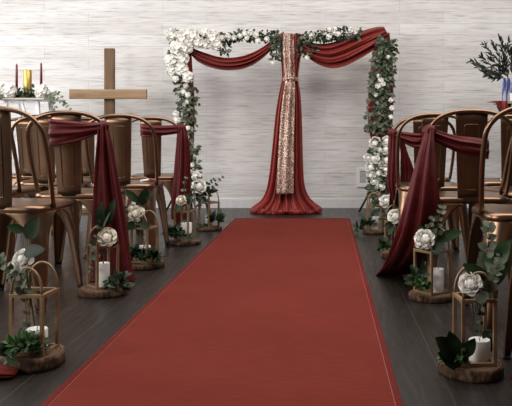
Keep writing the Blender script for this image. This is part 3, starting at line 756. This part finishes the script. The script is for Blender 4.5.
station('right', 'd', (375, 233), 0.19, 0.022, (0.116, 0.195, 0.0, 0.0), -12, (0.006, -0.01, 0.031, 0.095),
        [(386, 201, 0.042, -0.08, 'petal'), (389, 199, 0.03, -0.06, 'petal')],
        [([(376, 206), (376, 196), (372, 190), (368, 186)], 0.020, 6, 'eucadark', 0.0), ([(380, 208), (388, 208), (395, 203), (399, 196)], 0.018, 6, 'euca', -0.03)],
        [(380, 206, 372, 202, 0.045, 'leaf', -0.05), (386, 206, 396, 190, 0.035, 'leaf', -0.02), (378, 210, 371, 216, 0.04, 'leaf', -0.08), (384, 212, 390, 218, 0.04, 'leaf', -0.06)],
        [(367, 226, 0.045, 0.06, 40, 0.045, 'leaf', -0.05), (358, 230, 0.02, 0.012, 6, 0.06, 'leaf', -0.05)], 117,
        dict(slice='farthest on the right, by the corner of the red runner', lantern='farthest on the right, in front of the black stand leg',
             candle='in the farthest right lantern near the arch', flowers='white rose at the top right of the farthest right lantern',
             green='dark leaves reaching toward the runner from the farthest right lantern'))

# ------------------------------------------------------------------ flower arch
ZA = 6.72
st = empty('backdrop_stand', 'black metal backdrop stand carrying the swags against the board wall', 'stand', P(283, 212, ZA) * V((1, 1, 0)) if False else V((P(283, 0, ZA).x, ZA, 0)))
so = V(st.location)
xl, xr = P(189, 0, ZA).x, P(383, 0, ZA).x
ztop = P(0, 37, ZA).z
for xx in (xl, xr):
    MB().tube([V((xx, ZA, 0.03)) - so, V((xx, ZA, ztop)) - so], 0.014, 10).build('pole', M['blackmetal'], st)
    for k in range(3):
        a = R(k * 120 + (195 if xx > 0.3 else -25)); d = V((math.cos(a), math.sin(a), 0))
        MB().tube([V((xx, ZA, 0.42)) - so, V((xx, ZA, 0.42)) - so + d * 0.235 + V((0, 0, -0.41))], 0.010, 8).build('tripod_leg', M['blackmetal'], st)
MB().tube([V((xl, ZA, ztop)) - so, V((xr, ZA, ztop)) - so], 0.013, 10).build('crossbar', M['blackmetal'], st)

def swag(top, bot, z, nf, amp, seed, name, label):
    q = random.Random(seed); rows = []; nu, nv = 56, 60
    ph = q.uniform(0, 6)
    for i in range(nu + 1):
        u = i / nu; a = crom(top, u); b = crom(bot, u); row = []
        g = math.sin(PI * min(max(u, 0.03), 0.97)) ** 0.5
        for j in range(nv + 1):
            v = j / nv
            vv = v + 0.035 * math.sin(2 * PI * nf * v + ph) * g
            x = a[0] + (b[0] - a[0]) * vv; y = a[1] + (b[1] - a[1]) * vv
            fold = math.sin(2 * PI * nf * v + ph + 0.9 * math.sin(3 * u + seed)) + 0.4 * math.sin(2 * PI * (nf * 2.3) * v + 4 * u)
            dep = -0.045 * math.sin(PI * v) - amp * fold * (0.35 + 0.65 * g) - 0.02
            row.append(P(x, y, z + dep))
        rows.append(row)
    c = V((P(top[0][0], 0, z).x, z, P(0, top[0][1], z).z))
    rows = [[p - c for p in r_] for r_ in rows]
    o = MB().grid(rows).build(name, M['swag'], None, solid=0.006, loc=c)
    return tag(o, label, 'drape', 'satin swags of the arch')
swag([(187, 46), (196, 49.5), (206, 53), (218, 56.5), (229, 57.5), (241, 56), (253, 52), (264, 46), (274, 38.5), (284, 31.5)],
     [(188, 51), (196, 60), (204, 65), (214, 68.5), (226, 70.5), (240, 69.5), (252, 65.5), (263, 58), (273, 48.5), (282, 41)], ZA, 3.6, 0.019, 3, 'fabric_swag', 'dark red satin swag hanging on the left half of the arch')
swag([(292, 34.5), (300, 38), (308, 42), (318, 44.5), (330, 44), (342, 40), (354, 35), (366, 30.5), (377, 27.5), (384, 27)],
     [(292, 41), (299, 49), (308, 57), (319, 64), (332, 67.5), (345, 65), (357, 59.5), (369, 52.5), (380, 45), (389, 36)], ZA, 3.4, 0.021, 6, 'fabric_swag', 'dark red satin swag hanging on the right half of the arch')
# draped ends along the two posts
def drape(name, label, secs, k, amp, seed, mat, n=72, wave=0.0, steps=8):
    c = V(secs[-1][0]); c.z = 0
    mb = cloth_loft(MB(), [(V(a) - c, b, d) for a, b, d in secs], n=n, k=k, amp=amp, seed=seed, wave=wave, steps=steps)
    return tag(mb.build(name, M[mat], None, loc=c), label, 'drape')
drape('fabric_drape', 'narrow red satin drape down the left post of the arch',
      [S(184, 191, 50, ZA, 0.03), S(186, 192.5, 75, ZA, 0.03), S(187, 194, 100, ZA, 0.03), S(185, 193.5, 130, ZA, 0.03), S(183, 192, 160, ZA, 0.03), S(182, 191, 185, ZA, 0.03), S(181, 192, 210, ZA, 0.03)], 7, 0.16, 4, 'swag')
drape('fabric_drape', 'narrow red satin drape down the right post of the arch',
      [S(379, 389, 33, ZA, 0.03), S(374, 390, 55, ZA, 0.03), S(371, 391, 80, ZA, 0.035), S(368.5, 391, 110, ZA, 0.035), S(371, 390, 135, ZA, 0.03), S(378, 389.5, 160, ZA, 0.025), S(380, 388, 205, ZA, 0.025)], 7, 0.16, 9, 'swag')
# middle drape to the floor
ZC = 6.70
cdr = drape('fabric_drape', 'bright red satin drape gathered in the middle of the arch and pooling on the floor',
      [S(278, 304, 34, ZC, 0.03), S(280.5, 302, 48, ZC, 0.04), S(282, 299.5, 64, ZC, 0.045), S(282.5, 298, 79, ZC, 0.045), S(279.5, 300, 95, ZC, 0.055), S(276.5, 301, 115, ZC, 0.065), S(274, 301.5, 140, ZC, 0.075), S(271.5, 302, 165, ZC, 0.085), S(269, 303, 183, ZC, 0.095), S(266, 306, 194, ZC, 0.11), S(261.5, 311, 201, ZC, 0.14), S(255, 317, 206, ZC, 0.17), S(252, 320, 209.5, ZC, 0.185)], 13, 0.06, 15, 'satin', n=220, wave=0.024)
MB().lathe([(0.066, -0.022), (0.074, -0.014), (0.0765, 0.0), (0.074, 0.014), (0.066, 0.022)], P(290.3, 79.5, ZC) - V(cdr.location), 36, [1 + 0.42 * abs(math.sin(2 * PI * k / 36)) ** 2 for k in range(36)]).build('tie_band', M['sequin'], cdr)
hem = MB(); q_ = random.Random(31); pts = []
for i in range(41):
    a = PI + PI * i / 40
    pts.append(V((0.318 * math.cos(a) * (1 + q_.uniform(-0.04, 0.04)), 0.17 * math.sin(a) * (1 + q_.uniform(-0.1, 0.1)), 0)) + V((P(286, 0, ZC).x, ZC, 0)) - V(cdr.location))
sm = [V(crom([tuple(p) for p in pts], i / 120)) for i in range(121)]
rad_ = [0.014 + 0.016 * abs(math.sin(i * 0.19 + 0.8)) * abs(math.sin(i * 0.071)) + 0.004 * math.sin(i * 0.6) for i in range(121)]
for p, r_ in zip(sm, rad_): p.z = r_ * 0.9
hem.tube(sm, rad_, 14)
hem.build('pooled_hem', M['satin'], cdr)
# sequin runner
def strip(segs, name, label, mat, nf, amp, thick=0.004, seed=2):
    q = random.Random(seed); rows = []; n = len(segs); N = (n - 1) * 8
    for i in range(N + 1):
        t = i / N; s = crom(segs, t); row = []
        for j in range(25):
            v = j / 24
            row.append(P(s[0] + (s[1] - s[0]) * v, s[2], s[3] - 0.02 * math.sin(PI * v) - s[4] * math.sin(2 * PI * nf * v + 0.8 * t)))
        rows.append(row)
    c = rows[-1][0].copy()
    o = MB().grid([[p - c for p in r_] for r_ in rows]).build(name, M[mat], None, solid=thick, loc=c)
    return tag(o, label, 'table runner')
strip([(283, 294, 33.5, 6.655, 0.004), (282.5, 294, 45, 6.645, 0.012), (283.5, 294.5, 62, 6.63, 0.014), (285, 294.5, 79, 6.625, 0.008), (283.5, 295, 90, 6.60, 0.014), (281, 294.5, 112, 6.585, 0.012), (279, 294, 140, 6.565, 0.008), (277.5, 293.8, 168, 6.54, 0.006), (276.5, 293.5, 194, 6.52, 0.006)],
      'sequin_runner', 'sparkling rose gold sequin runner hanging down the middle red drape', 'sequin', 2.0, 0.01)

# ------------------------------------------------------------------ garlands
def bloom_mesh(seed):
    q = random.Random(seed); mb = MB(); N = 54
    ball(mb, (0, 0, 0), 0.62)
    for i in range(N):
        z = 1 - 1.55 * (i + 0.5) / N; r = math.sqrt(max(0, 1 - z * z)); a = i * 2.39996
        d = V((r * math.cos(a), r * math.sin(a), z))
        tl = (d.orthogonal().normalized() * math.cos(i * 1.7) + d.cross(d.orthogonal().normalized()) * math.sin(i * 1.7))
        dd = (d * 0.75 + V((d.x, d.y, 0)) * 0.25 + tl * 0.35 + rvq(q, 0.15)).normalized()
        mb.petal(d * 0.5, dd, V((-d.x, -d.y, 0.7)) + tl * 0.5 + rvq(q, 0.3), 0.52 * q.uniform(0.85, 1.1), 0.66, 0.3, 0.5)
    me_o = mb.build('bloom', M['petal']); me = me_o.data; bpy.data.objects.remove(me_o); return me
BLOOMS = [bloom_mesh(3), bloom_mesh(8)]
def roseproto():
    o = rose_mesh(MB(), (0, 0, 0), 1.0, (0, 0, 1), 5).build('rose', M['petal']); me = o.data; bpy.data.objects.remove(o); return me
ROSE = roseproto()
def garland(label, lines, nleaf, blooms, seed, leafL=0.046, mats=('euca', 'eucadark'), spread=6, z=6.66, roses=False, wr=0.6, droop=0.5):
    """lines: pixel polylines of the vine; leaves spread `spread` px about them"""
    q = random.Random(seed)
    c = P(lines[0][0][0], lines[0][0][1], z)
    t = empty('flower_garland', label, 'garland', c, 0, 'white flower garlands of the arch')
    vine = MB()
    mbs = [MB() for _ in mats]
    for li, ln in enumerate(lines):
        pts = [tuple(P(x, y, z) - c) for x, y in ln]
        vine.tube([V(crom(pts, i / 16)) for i in range(17)], 0.006, 6)
        for i in range(int(nleaf[li] * 1.9)):
            u = q.random(); p = V(crom(pts, u)); d = (V(crom(pts, min(1, u + 0.04))) - V(crom(pts, max(0, u - 0.04)))).normalized()
            a = q.uniform(0, 2 * PI); rr = spread * z / F * math.sqrt(q.random())
            ax = d.cross(V((0, -1, 0))).normalized()
            off = ax * math.cos(a) * rr + V((0, -1, 0)) * abs(math.sin(a)) * rr * 0.7
            L = leafL * q.uniform(0.7, 1.25)
            mbs[q.randrange(len(mats))].leaf(p + off, off.normalized() * 0.7 + V((0, 0, -droop)) + rvq(q, 0.7), V((0, -1, 0.4)) + rvq(q, 0.6), L, L * wr, q.uniform(-0.1, 0.3), 0.18, 0.2, 4)
    vine.build('vine', M['twig'], t)
    for mb, mt in zip(mbs, mats): mb.build('foliage', M[mt], t)
    for (x, y, r) in blooms:
        me = ROSE if roses else BLOOMS[q.randrange(2)]
        o = bpy.data.objects.new('rose' if roses else 'bloom', me); C.objects.link(o); o.parent = t
        o.location = P(x, y, z - 0.035 - q.uniform(0, 0.02)) - c
        rr = r * z / F * (1.1 if roses else 1.0); o.scale = (rr, rr, rr)
        o.rotation_euler = (V((q.uniform(-0.5, 0.5), -1, q.uniform(-0.1, 0.6)))).to_track_quat('Z', 'Y').to_euler()
    return t
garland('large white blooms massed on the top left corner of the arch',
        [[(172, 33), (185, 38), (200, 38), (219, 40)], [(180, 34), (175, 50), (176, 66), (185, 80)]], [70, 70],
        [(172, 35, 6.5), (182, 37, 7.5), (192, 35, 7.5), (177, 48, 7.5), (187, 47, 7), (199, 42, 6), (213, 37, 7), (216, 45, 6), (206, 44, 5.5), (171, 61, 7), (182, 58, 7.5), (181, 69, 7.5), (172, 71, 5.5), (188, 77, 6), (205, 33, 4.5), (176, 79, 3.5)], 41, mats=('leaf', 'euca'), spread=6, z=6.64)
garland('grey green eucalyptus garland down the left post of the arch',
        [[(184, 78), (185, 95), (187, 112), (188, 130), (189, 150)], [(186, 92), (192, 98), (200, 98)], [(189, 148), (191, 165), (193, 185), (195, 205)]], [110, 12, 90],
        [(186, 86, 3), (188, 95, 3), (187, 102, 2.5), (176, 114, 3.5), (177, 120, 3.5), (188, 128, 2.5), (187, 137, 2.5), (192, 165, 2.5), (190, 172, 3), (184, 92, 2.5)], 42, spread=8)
garland('thin garland of small white flowers along the left of the crossbar',
        [[(219, 39), (232, 37), (247, 36), (262, 36), (279, 37)], [(222, 44), (226, 50), (225, 53)], [(276, 36), (277, 48), (275, 60)]], [120, 14, 46],
        [(228, 36.5, 3.2), (234, 37.5, 3), (240, 36, 3), (245, 33.5, 3), (250, 33, 3), (256, 35, 3.2), (258, 41, 3), (247, 38, 2.6), (267, 39, 2.8), (273, 63, 2.6), (222, 38, 3)], 43, leafL=0.042, mats=('leaf', 'eucadark', 'euca'), spread=4.5)
garland('thin garland of small white flowers along the right of the crossbar',
        [[(299, 38), (312, 37), (328, 35), (343, 34), (360, 34)], [(303, 38), (303, 46), (301, 56)], [(310, 40), (313, 48), (314, 52)]], [120, 26, 16],
        [(312, 36, 3.2), (330, 29.5, 3), (333, 32, 3), (338, 34, 2.8), (329, 37, 3), (351, 30, 2.8), (355, 32, 2.8), (307, 58, 2.4), (335, 29, 2.5)], 44, leafL=0.042, mats=('leaf', 'eucadark', 'euca'), spread=4.5)
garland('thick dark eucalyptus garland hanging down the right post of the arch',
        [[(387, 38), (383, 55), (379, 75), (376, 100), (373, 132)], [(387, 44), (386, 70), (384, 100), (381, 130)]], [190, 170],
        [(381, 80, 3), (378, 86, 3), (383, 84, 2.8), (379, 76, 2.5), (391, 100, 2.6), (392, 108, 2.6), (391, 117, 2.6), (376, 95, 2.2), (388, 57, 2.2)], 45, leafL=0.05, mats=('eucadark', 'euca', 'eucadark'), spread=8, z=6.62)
garland('cluster of round white roses low on the right post of the arch',
        [[(381, 138), (379, 155), (378, 170), (377, 186), (378, 205)]], [170],
        [(375, 143, 5), (380, 149, 5), (387, 141, 4.5), (386, 149, 4.5), (368, 158, 3.5), (374, 158, 5), (371, 167, 5), (380, 163, 5.2), (387, 160, 4.8), (378, 173, 5), (386, 170, 5), (371, 175, 4), (381, 186, 3.5), (374, 181, 3)], 46, leafL=0.05, mats=('leaf', 'eucadark', 'euca'), spread=8, z=6.60, roses=True)

# ------------------------------------------------------------------ wall plate
pl = empty('wall_plate', 'white framed wall socket plate left of the white roses', 'wall socket', (P(363, 177, WALL - 0.001).x, WALL - 0.001, P(363, 177, WALL).z))
m = MB(); hw, hh = 0.062, 0.098
for s in (-1, 1):
    m.box((s * (hw - 0.016), -0.007, 0), (0.032, 0.014, 2 * hh)).box((0, -0.007, s * (hh - 0.018)), (2 * hw - 0.064, 0.014, 0.036))
m.build('surround', M['plate'], pl, smooth=False, bevel=0.002)
MB().box((0, -0.003, 0), (2 * hw - 0.046, 0.006, 2 * hh - 0.058)).box((0, -0.008, 0.03), (0.03, 0.004, 0.022)).box((0, -0.008, -0.03), (0.03, 0.004, 0.022)).build('socket_face', M['socket'], pl, smooth=False)

# ------------------------------------------------------------------ wooden cross
ZX = 6.80
cx = P(109.7, 0, ZX).x
cr = empty('wooden_cross', 'tall wooden cross standing against the board wall on the left', 'cross', (cx, ZX, 0))
ct = P(0, 48.5, ZX).z
MB().box((0, 0.0, ct / 2 + 0.01), (0.092, 0.05, ct - 0.02)).build('upright', M['oakpost'], cr, smooth=False, bevel=0.003)
b0, b1 = P(70, 0, ZX - 0.04).x - cx, P(147, 0, ZX - 0.04).x - cx; zb0, zb1 = P(0, 99, ZX - 0.04).z, P(0, 89.5, ZX - 0.04).z
MB().box(((b0 + b1) / 2, -0.045, (zb0 + zb1) / 2), (b1 - b0, 0.04, zb1 - zb0)).build('crossbeam', M['oak'], cr, smooth=False, bevel=0.003)
MB().box((0, 0, 0.02), (0.42, 0.36, 0.04)).build('base', M['oakpost'], cr, smooth=False, bevel=0.004)

# ------------------------------------------------------------------ white bar table on the left
ZT = 6.45
tz = P(0, 99, ZT).z; tx = P(29, 0, ZT).x
tb = empty('bar_table', 'tall white metal table with a candle display, behind the left chairs', 'table', (tx, ZT, 0))
MB().box((0, 0, tz - 0.008), (0.50, 0.40, 0.016)).build('table_top', M['whitemetal'], tb, smooth=False, bevel=0.003)
MB().box((0, -0.203, tz - 0.009), (0.50, 0.006, 0.012)).build('wood_edging', M['tabletop'], tb, smooth=False)
for sx in (-1, 1):
    for sy in (-1, 1):
        x0, x1 = sx * 0.135 - 0.0, sx * 0.21
        MB().bar((x0, sy * 0.15, tz - 0.018), (x1, sy * 0.18, 0.0), 0.032).build('leg', M['whitemetal'], tb, smooth=False, bevel=0.003)
MB().bar((-0.14, -0.152, tz - 0.035), (0.14, -0.152, tz - 0.035), 0.022).build('rail', M['whitemetal'], tb, smooth=False)
MB().bar((0.0, -0.155, tz - 0.03), (0.16, -0.17, 0.40), 0.022).build('brace', M['whitemetal'], tb, smooth=False)
tt = tz
ct_ = P(25, 0, ZT - 0.06); zc = ZT - 0.06
make = empty('wood_slice', 'small bark-edged wood slice under the gold candle on the white table', 'wood slice', (P(26, 0, zc).x, zc, tt))
MB().lathe([(0.058, 0), (0.062, 0.002), (0.062, 0.034), (0.06, 0.036)], (0, 0, 0), 30).build('cut_wood', M['rings'], make, auto=40)
MB().lathe([(0.062, 0), (0.068, 0.002), (0.070, 0.018), (0.068, 0.033), (0.062, 0.0355)], (0, 0, 0), 30, [1 + 0.02 * math.sin(k * 2.3) for k in range(30)]).build('bark', M['bark'], make)
g = empty('pillar_candle', 'thick gold pillar candle on the white table', 'candle', (P(27.7, 0, zc).x, zc, tt + 0.0362))
gh = P(0, 70, zc).z - tt - 0.036
MB().lathe([(0.034, 0), (0.0355, 0.003), (0.0355, gh - 0.003), (0.033, gh), (0.01, gh - 0.004)], (0, 0, 0), 30).build('wax', M['gold'], g, auto=50)
MB().tube([(0, 0, gh - 0.004), (0.002, 0, gh + 0.008)], 0.0013, 6).build('wick', M['wick'], g)
for x, y0, dz, side in ((16.7, 64, 0.0, 'left'), (41.2, 63, 0.02, 'right')):
    z = zc + dz; hh_ = P(0, y0, z).z - tt
    k = empty('taper_candle', 'slim burgundy taper candle to the %s of the gold candle' % side, 'candle', (P(x, 0, z).x, z, tt), 0, 'burgundy taper candles')
    MB().lathe([(0.022, 0), (0.022, 0.006), (0.012, 0.012), (0.013, 0.05), (0.015, 0.055), (0.0125, 0.056)], (0, 0, 0), 20).build('holder', M['gold'], k, auto=50)
    MB().lathe([(0.0115, 0.054), (0.0108, hh_ * 0.7), (0.0085, hh_ - 0.01), (0.004, hh_)], (0, 0, 0), 16).build('wax', M['burgwax'], k)
    MB().tube([(0, 0, hh_ - 0.003), (0.001, 0, hh_ + 0.008)], 0.0012, 6).build('wick', M['wick'], k)
def table_flowers():
    z = ZT - 0.11; c = V((P(25, 0, z).x, z, tt))
    t = empty('flower_garland', 'white flower and eucalyptus garland round the candles, trailing off the table', 'garland', c)
    q = random.Random(77)
    for nm, mt, n, L in (('foliage', 'eucadark', 110, 0.042), ('foliage', 'leaf', 80, 0.045), ('foliage', 'leafbright', 26, 0.04)):
        mb = MB()
        for i in range(n):
            x = q.uniform(-3, 54); p = P(x, 97.5, z + q.uniform(-0.05, 0.05)) - c; p.z = 0.008 + abs(q.gauss(0, 0.03)) * (1 if 8 < x < 46 else 0.6)
            if mt == 'leafbright' and not (15 < x < 22 or 33 < x < 40): continue
            mb.leaf(p, rvq(q, 1) + V((0, 0, 0.35)), V((0, -1, 0.5)) + rvq(q, 0.6), L * q.uniform(0.7, 1.2), L * 0.6, 0.2, 0.2, 0.3, 4)
        mb.build(nm, M[mt], t)
    for pts, n in (([(46, 96), (54, 97), (62, 102), (69, 108), (75, 114)], 9), ([(44, 95), (50, 100), (55, 107), (53, 110)], 6), ([(42, 95), (52, 94), (58, 93), (64, 101)], 6), ([(4, 96), (0, 98), (-4, 102)], 4)):
        ml, ms = MB(), MB(); euca_sprig(ml, ms, [P(x, y, z - 0.13) - c for x, y in pts], 0.018, n, len(pts) + n)
        lo = ml.build('eucalyptus_sprig', M['euca'], t); ms.build('sprig_stem', M['stem'], lo)
    for x, y, r in ((1, 88.5, 4.5), (10, 91, 5.5), (6, 92, 4), (42, 91, 5.2), (46, 93, 3.5), (51, 96, 2.2), (39, 93, 3.5)):
        o = bpy.data.objects.new('bloom', BLOOMS[0]); C.objects.link(o); o.parent = t; rr = r * 1.3 * z / F
        o.location = P(x, y, z - 0.05) - c; o.scale = (rr,) * 3; o.rotation_euler = V((q.uniform(-0.3, 0.3), -1, 0.5)).to_track_quat('Z', 'Y').to_euler()
table_flowers()

# ------------------------------------------------------------------ table on the right with vases
ZR = 6.5
rz_ = P(0, 102.5, ZR).z; x0 = P(498, 0, ZR).x
rt = empty('display_table', 'small high table at the right edge holding blue vases', 'table', (x0 + 0.25, ZR, 0))
MB().box((0, 0, rz_ - 0.009), (0.50, 0.40, 0.018)).build('table_top', M['tabletop'], rt, smooth=False, bevel=0.003)
for sx in (-1, 1):
    for sy in (-1, 1):
        MB().tube([(sx * 0.20, sy * 0.15, rz_ - 0.018), (sx * 0.165, sy * 0.13, rz_ - 0.14), (sx * 0.16, sy * 0.13, 0.5), (sx * 0.20, sy * 0.16, 0)], [0.03, 0.014, 0.014, 0.016], 10).build('leg', M['blackmetal'], rt)
# red cloth hanging from its corner
mb = MB(); cc = V((x0, ZR, rz_)); rows = []
for i in range(13):
    u = i / 12; row = []
    for j in range(11):
        v = j / 10
        a = V((-0.085 + 0.115 * u, -0.215, 0.004)); b = V((0.016 + 0.012 * u, -0.225, -0.15))
        p = a.lerp(b, v); p.y += -0.010 * math.sin(9 * u + 2 * v); row.append(p)
    rows.append(row)
mb.grid(rows)
mb.grid([[V((-0.085 + 0.115 * u / 8, -0.215 + 0.3 * v / 4, 0.004 + 0.001 * math.sin(u))) for v in range(5)] for u in range(9)])
tag(mb.build('table_cloth', M['swag'], None, solid=0.004, loc=cc), 'red cloth corner hanging off the right table under the vases', 'tablecloth')
labs = ['blue streaked vase on the right table, the left one', 'blue streaked vase on the right table, the second from the left', 'blue streaked vase on the right table, cut by the picture edge']
vt = P(0, 79, ZR - 0.05).z - rz_
for i, x in enumerate((504, 508.3, 512.8)):
    z = ZR - 0.06 + 0.03 * (i % 2)
    v = empty('bottle_vase', labs[i], 'vase', (P(x, 0, z).x, z, rz_ + 0.0065), 0, 'blue vases on the right table')
    MB().lathe([(0.016, 0), (0.0180, 0.003), (0.0185, vt * 0.85), (0.0165, vt * 0.93), (0.0145, vt), (0.012, vt), (0.012, vt * 0.6)], (0, 0, 0), 24).build('body', M['blueglass'], v, auto=60)
    MB().lathe([(0.0142, vt - 0.008), (0.0158, vt - 0.004), (0.0158, vt), (0.0142, vt + 0.002)], (0, 0, 0), 20).build('lip', M['blueglass'], v)
    q = random.Random(50 + i)
    br = empty('olive_branch', ['dark leafy branch reaching left from the blue vases', 'dark leafy branch rising upright from the blue vases', 'dark leafy branch leaning right out of the picture from the blue vases'][i], 'branch', (P(x, 0, z).x, z, rz_ + vt * 0.7), 0, 'leafy branches in the blue vases')
    c = V(br.location); ml, ms = MB(), MB()
    fans = [[(471, 61), (477, 66), (483, 72), (488, 76), (482, 58)], [(484, 45), (494, 44), (500, 40), (490, 58), (505, 48)], [(508, 42), (516, 46), (520, 60), (512, 52), (524, 70)]][i]
    for k, (ex, ey) in enumerate(fans):
        dz = q.uniform(-0.12, 0.12)
        pts = [V((0, 0, 0)), V((0, 0, vt * 0.32)), P(x + (ex - x) * 0.45, 80 + (ey - 80) * 0.55, z + dz * 0.5) - c, P(ex, ey, z + dz) - c]
        tp = [tuple(p) for p in pts]
        ms.tube([V(crom(tp, a / 14)) for a in range(15)], [0.0035 - 0.0022 * a / 14 for a in range(15)], 5)
        for a in range(26):
            u = 0.42 + 0.58 * a / 25; p = V(crom(tp, u)); d = (V(crom(tp, min(1, u + 0.03))) - V(crom(tp, u - 0.03))).normalized()
            L = 0.062 * q.uniform(0.7, 1.15)
            ml.leaf(p, d + rvq(q, 0.75), V((0, -1, 0.4)) + rvq(q, 0.7), L, L * 0.27, q.uniform(0, 0.3), 0.15, 0.4, 4)
    ml.build('foliage', M['olive'], br); ms.build('branch_stem', M['twig'], br)
tag(MB().box((0, 0, 0.036), (0.045, 0.003, 0.072), (R(-12), 0, 0)).build('card', M['card'], None, smooth=False, loc=(P(512.5, 0, ZR - 0.13).x, ZR - 0.13, rz_ + 0.0065)), 'small blank white card in front of the blue vases', 'card')

# ------------------------------------------------------------------ things left on seats
def packet(x, y, z, rz, label):
    t = empty('paper_favor', label, 'paper favor', V((x, y, z)), rz, 'folded favors on seats')
    MB().box((-0.022, 0, 0.006), (0.055, 0.05, 0.010), (0, R(-8), 0)).build('white_wrap', M['card'], t, smooth=False, bevel=0.002)
    mb = MB()
    for k in range(6):
        a = R(-50 + 20 * k); mb.leaf((0.0, 0, 0.006), (math.cos(a), math.sin(a), 0.25), (0, 0, 1), 0.06, 0.025, 0.2, 0.3, 0.1, 4)
    mb.build('pink_bow', M['pink'], t)
packet(-1.13, 4.60, 0.4365, 0.2, 'small pink and white folded favor on the bare left chair seat')
packet(1.20, 4.70, 0.4365, 0.4, 'small pink and white folded favor on a right chair seat below the vases')
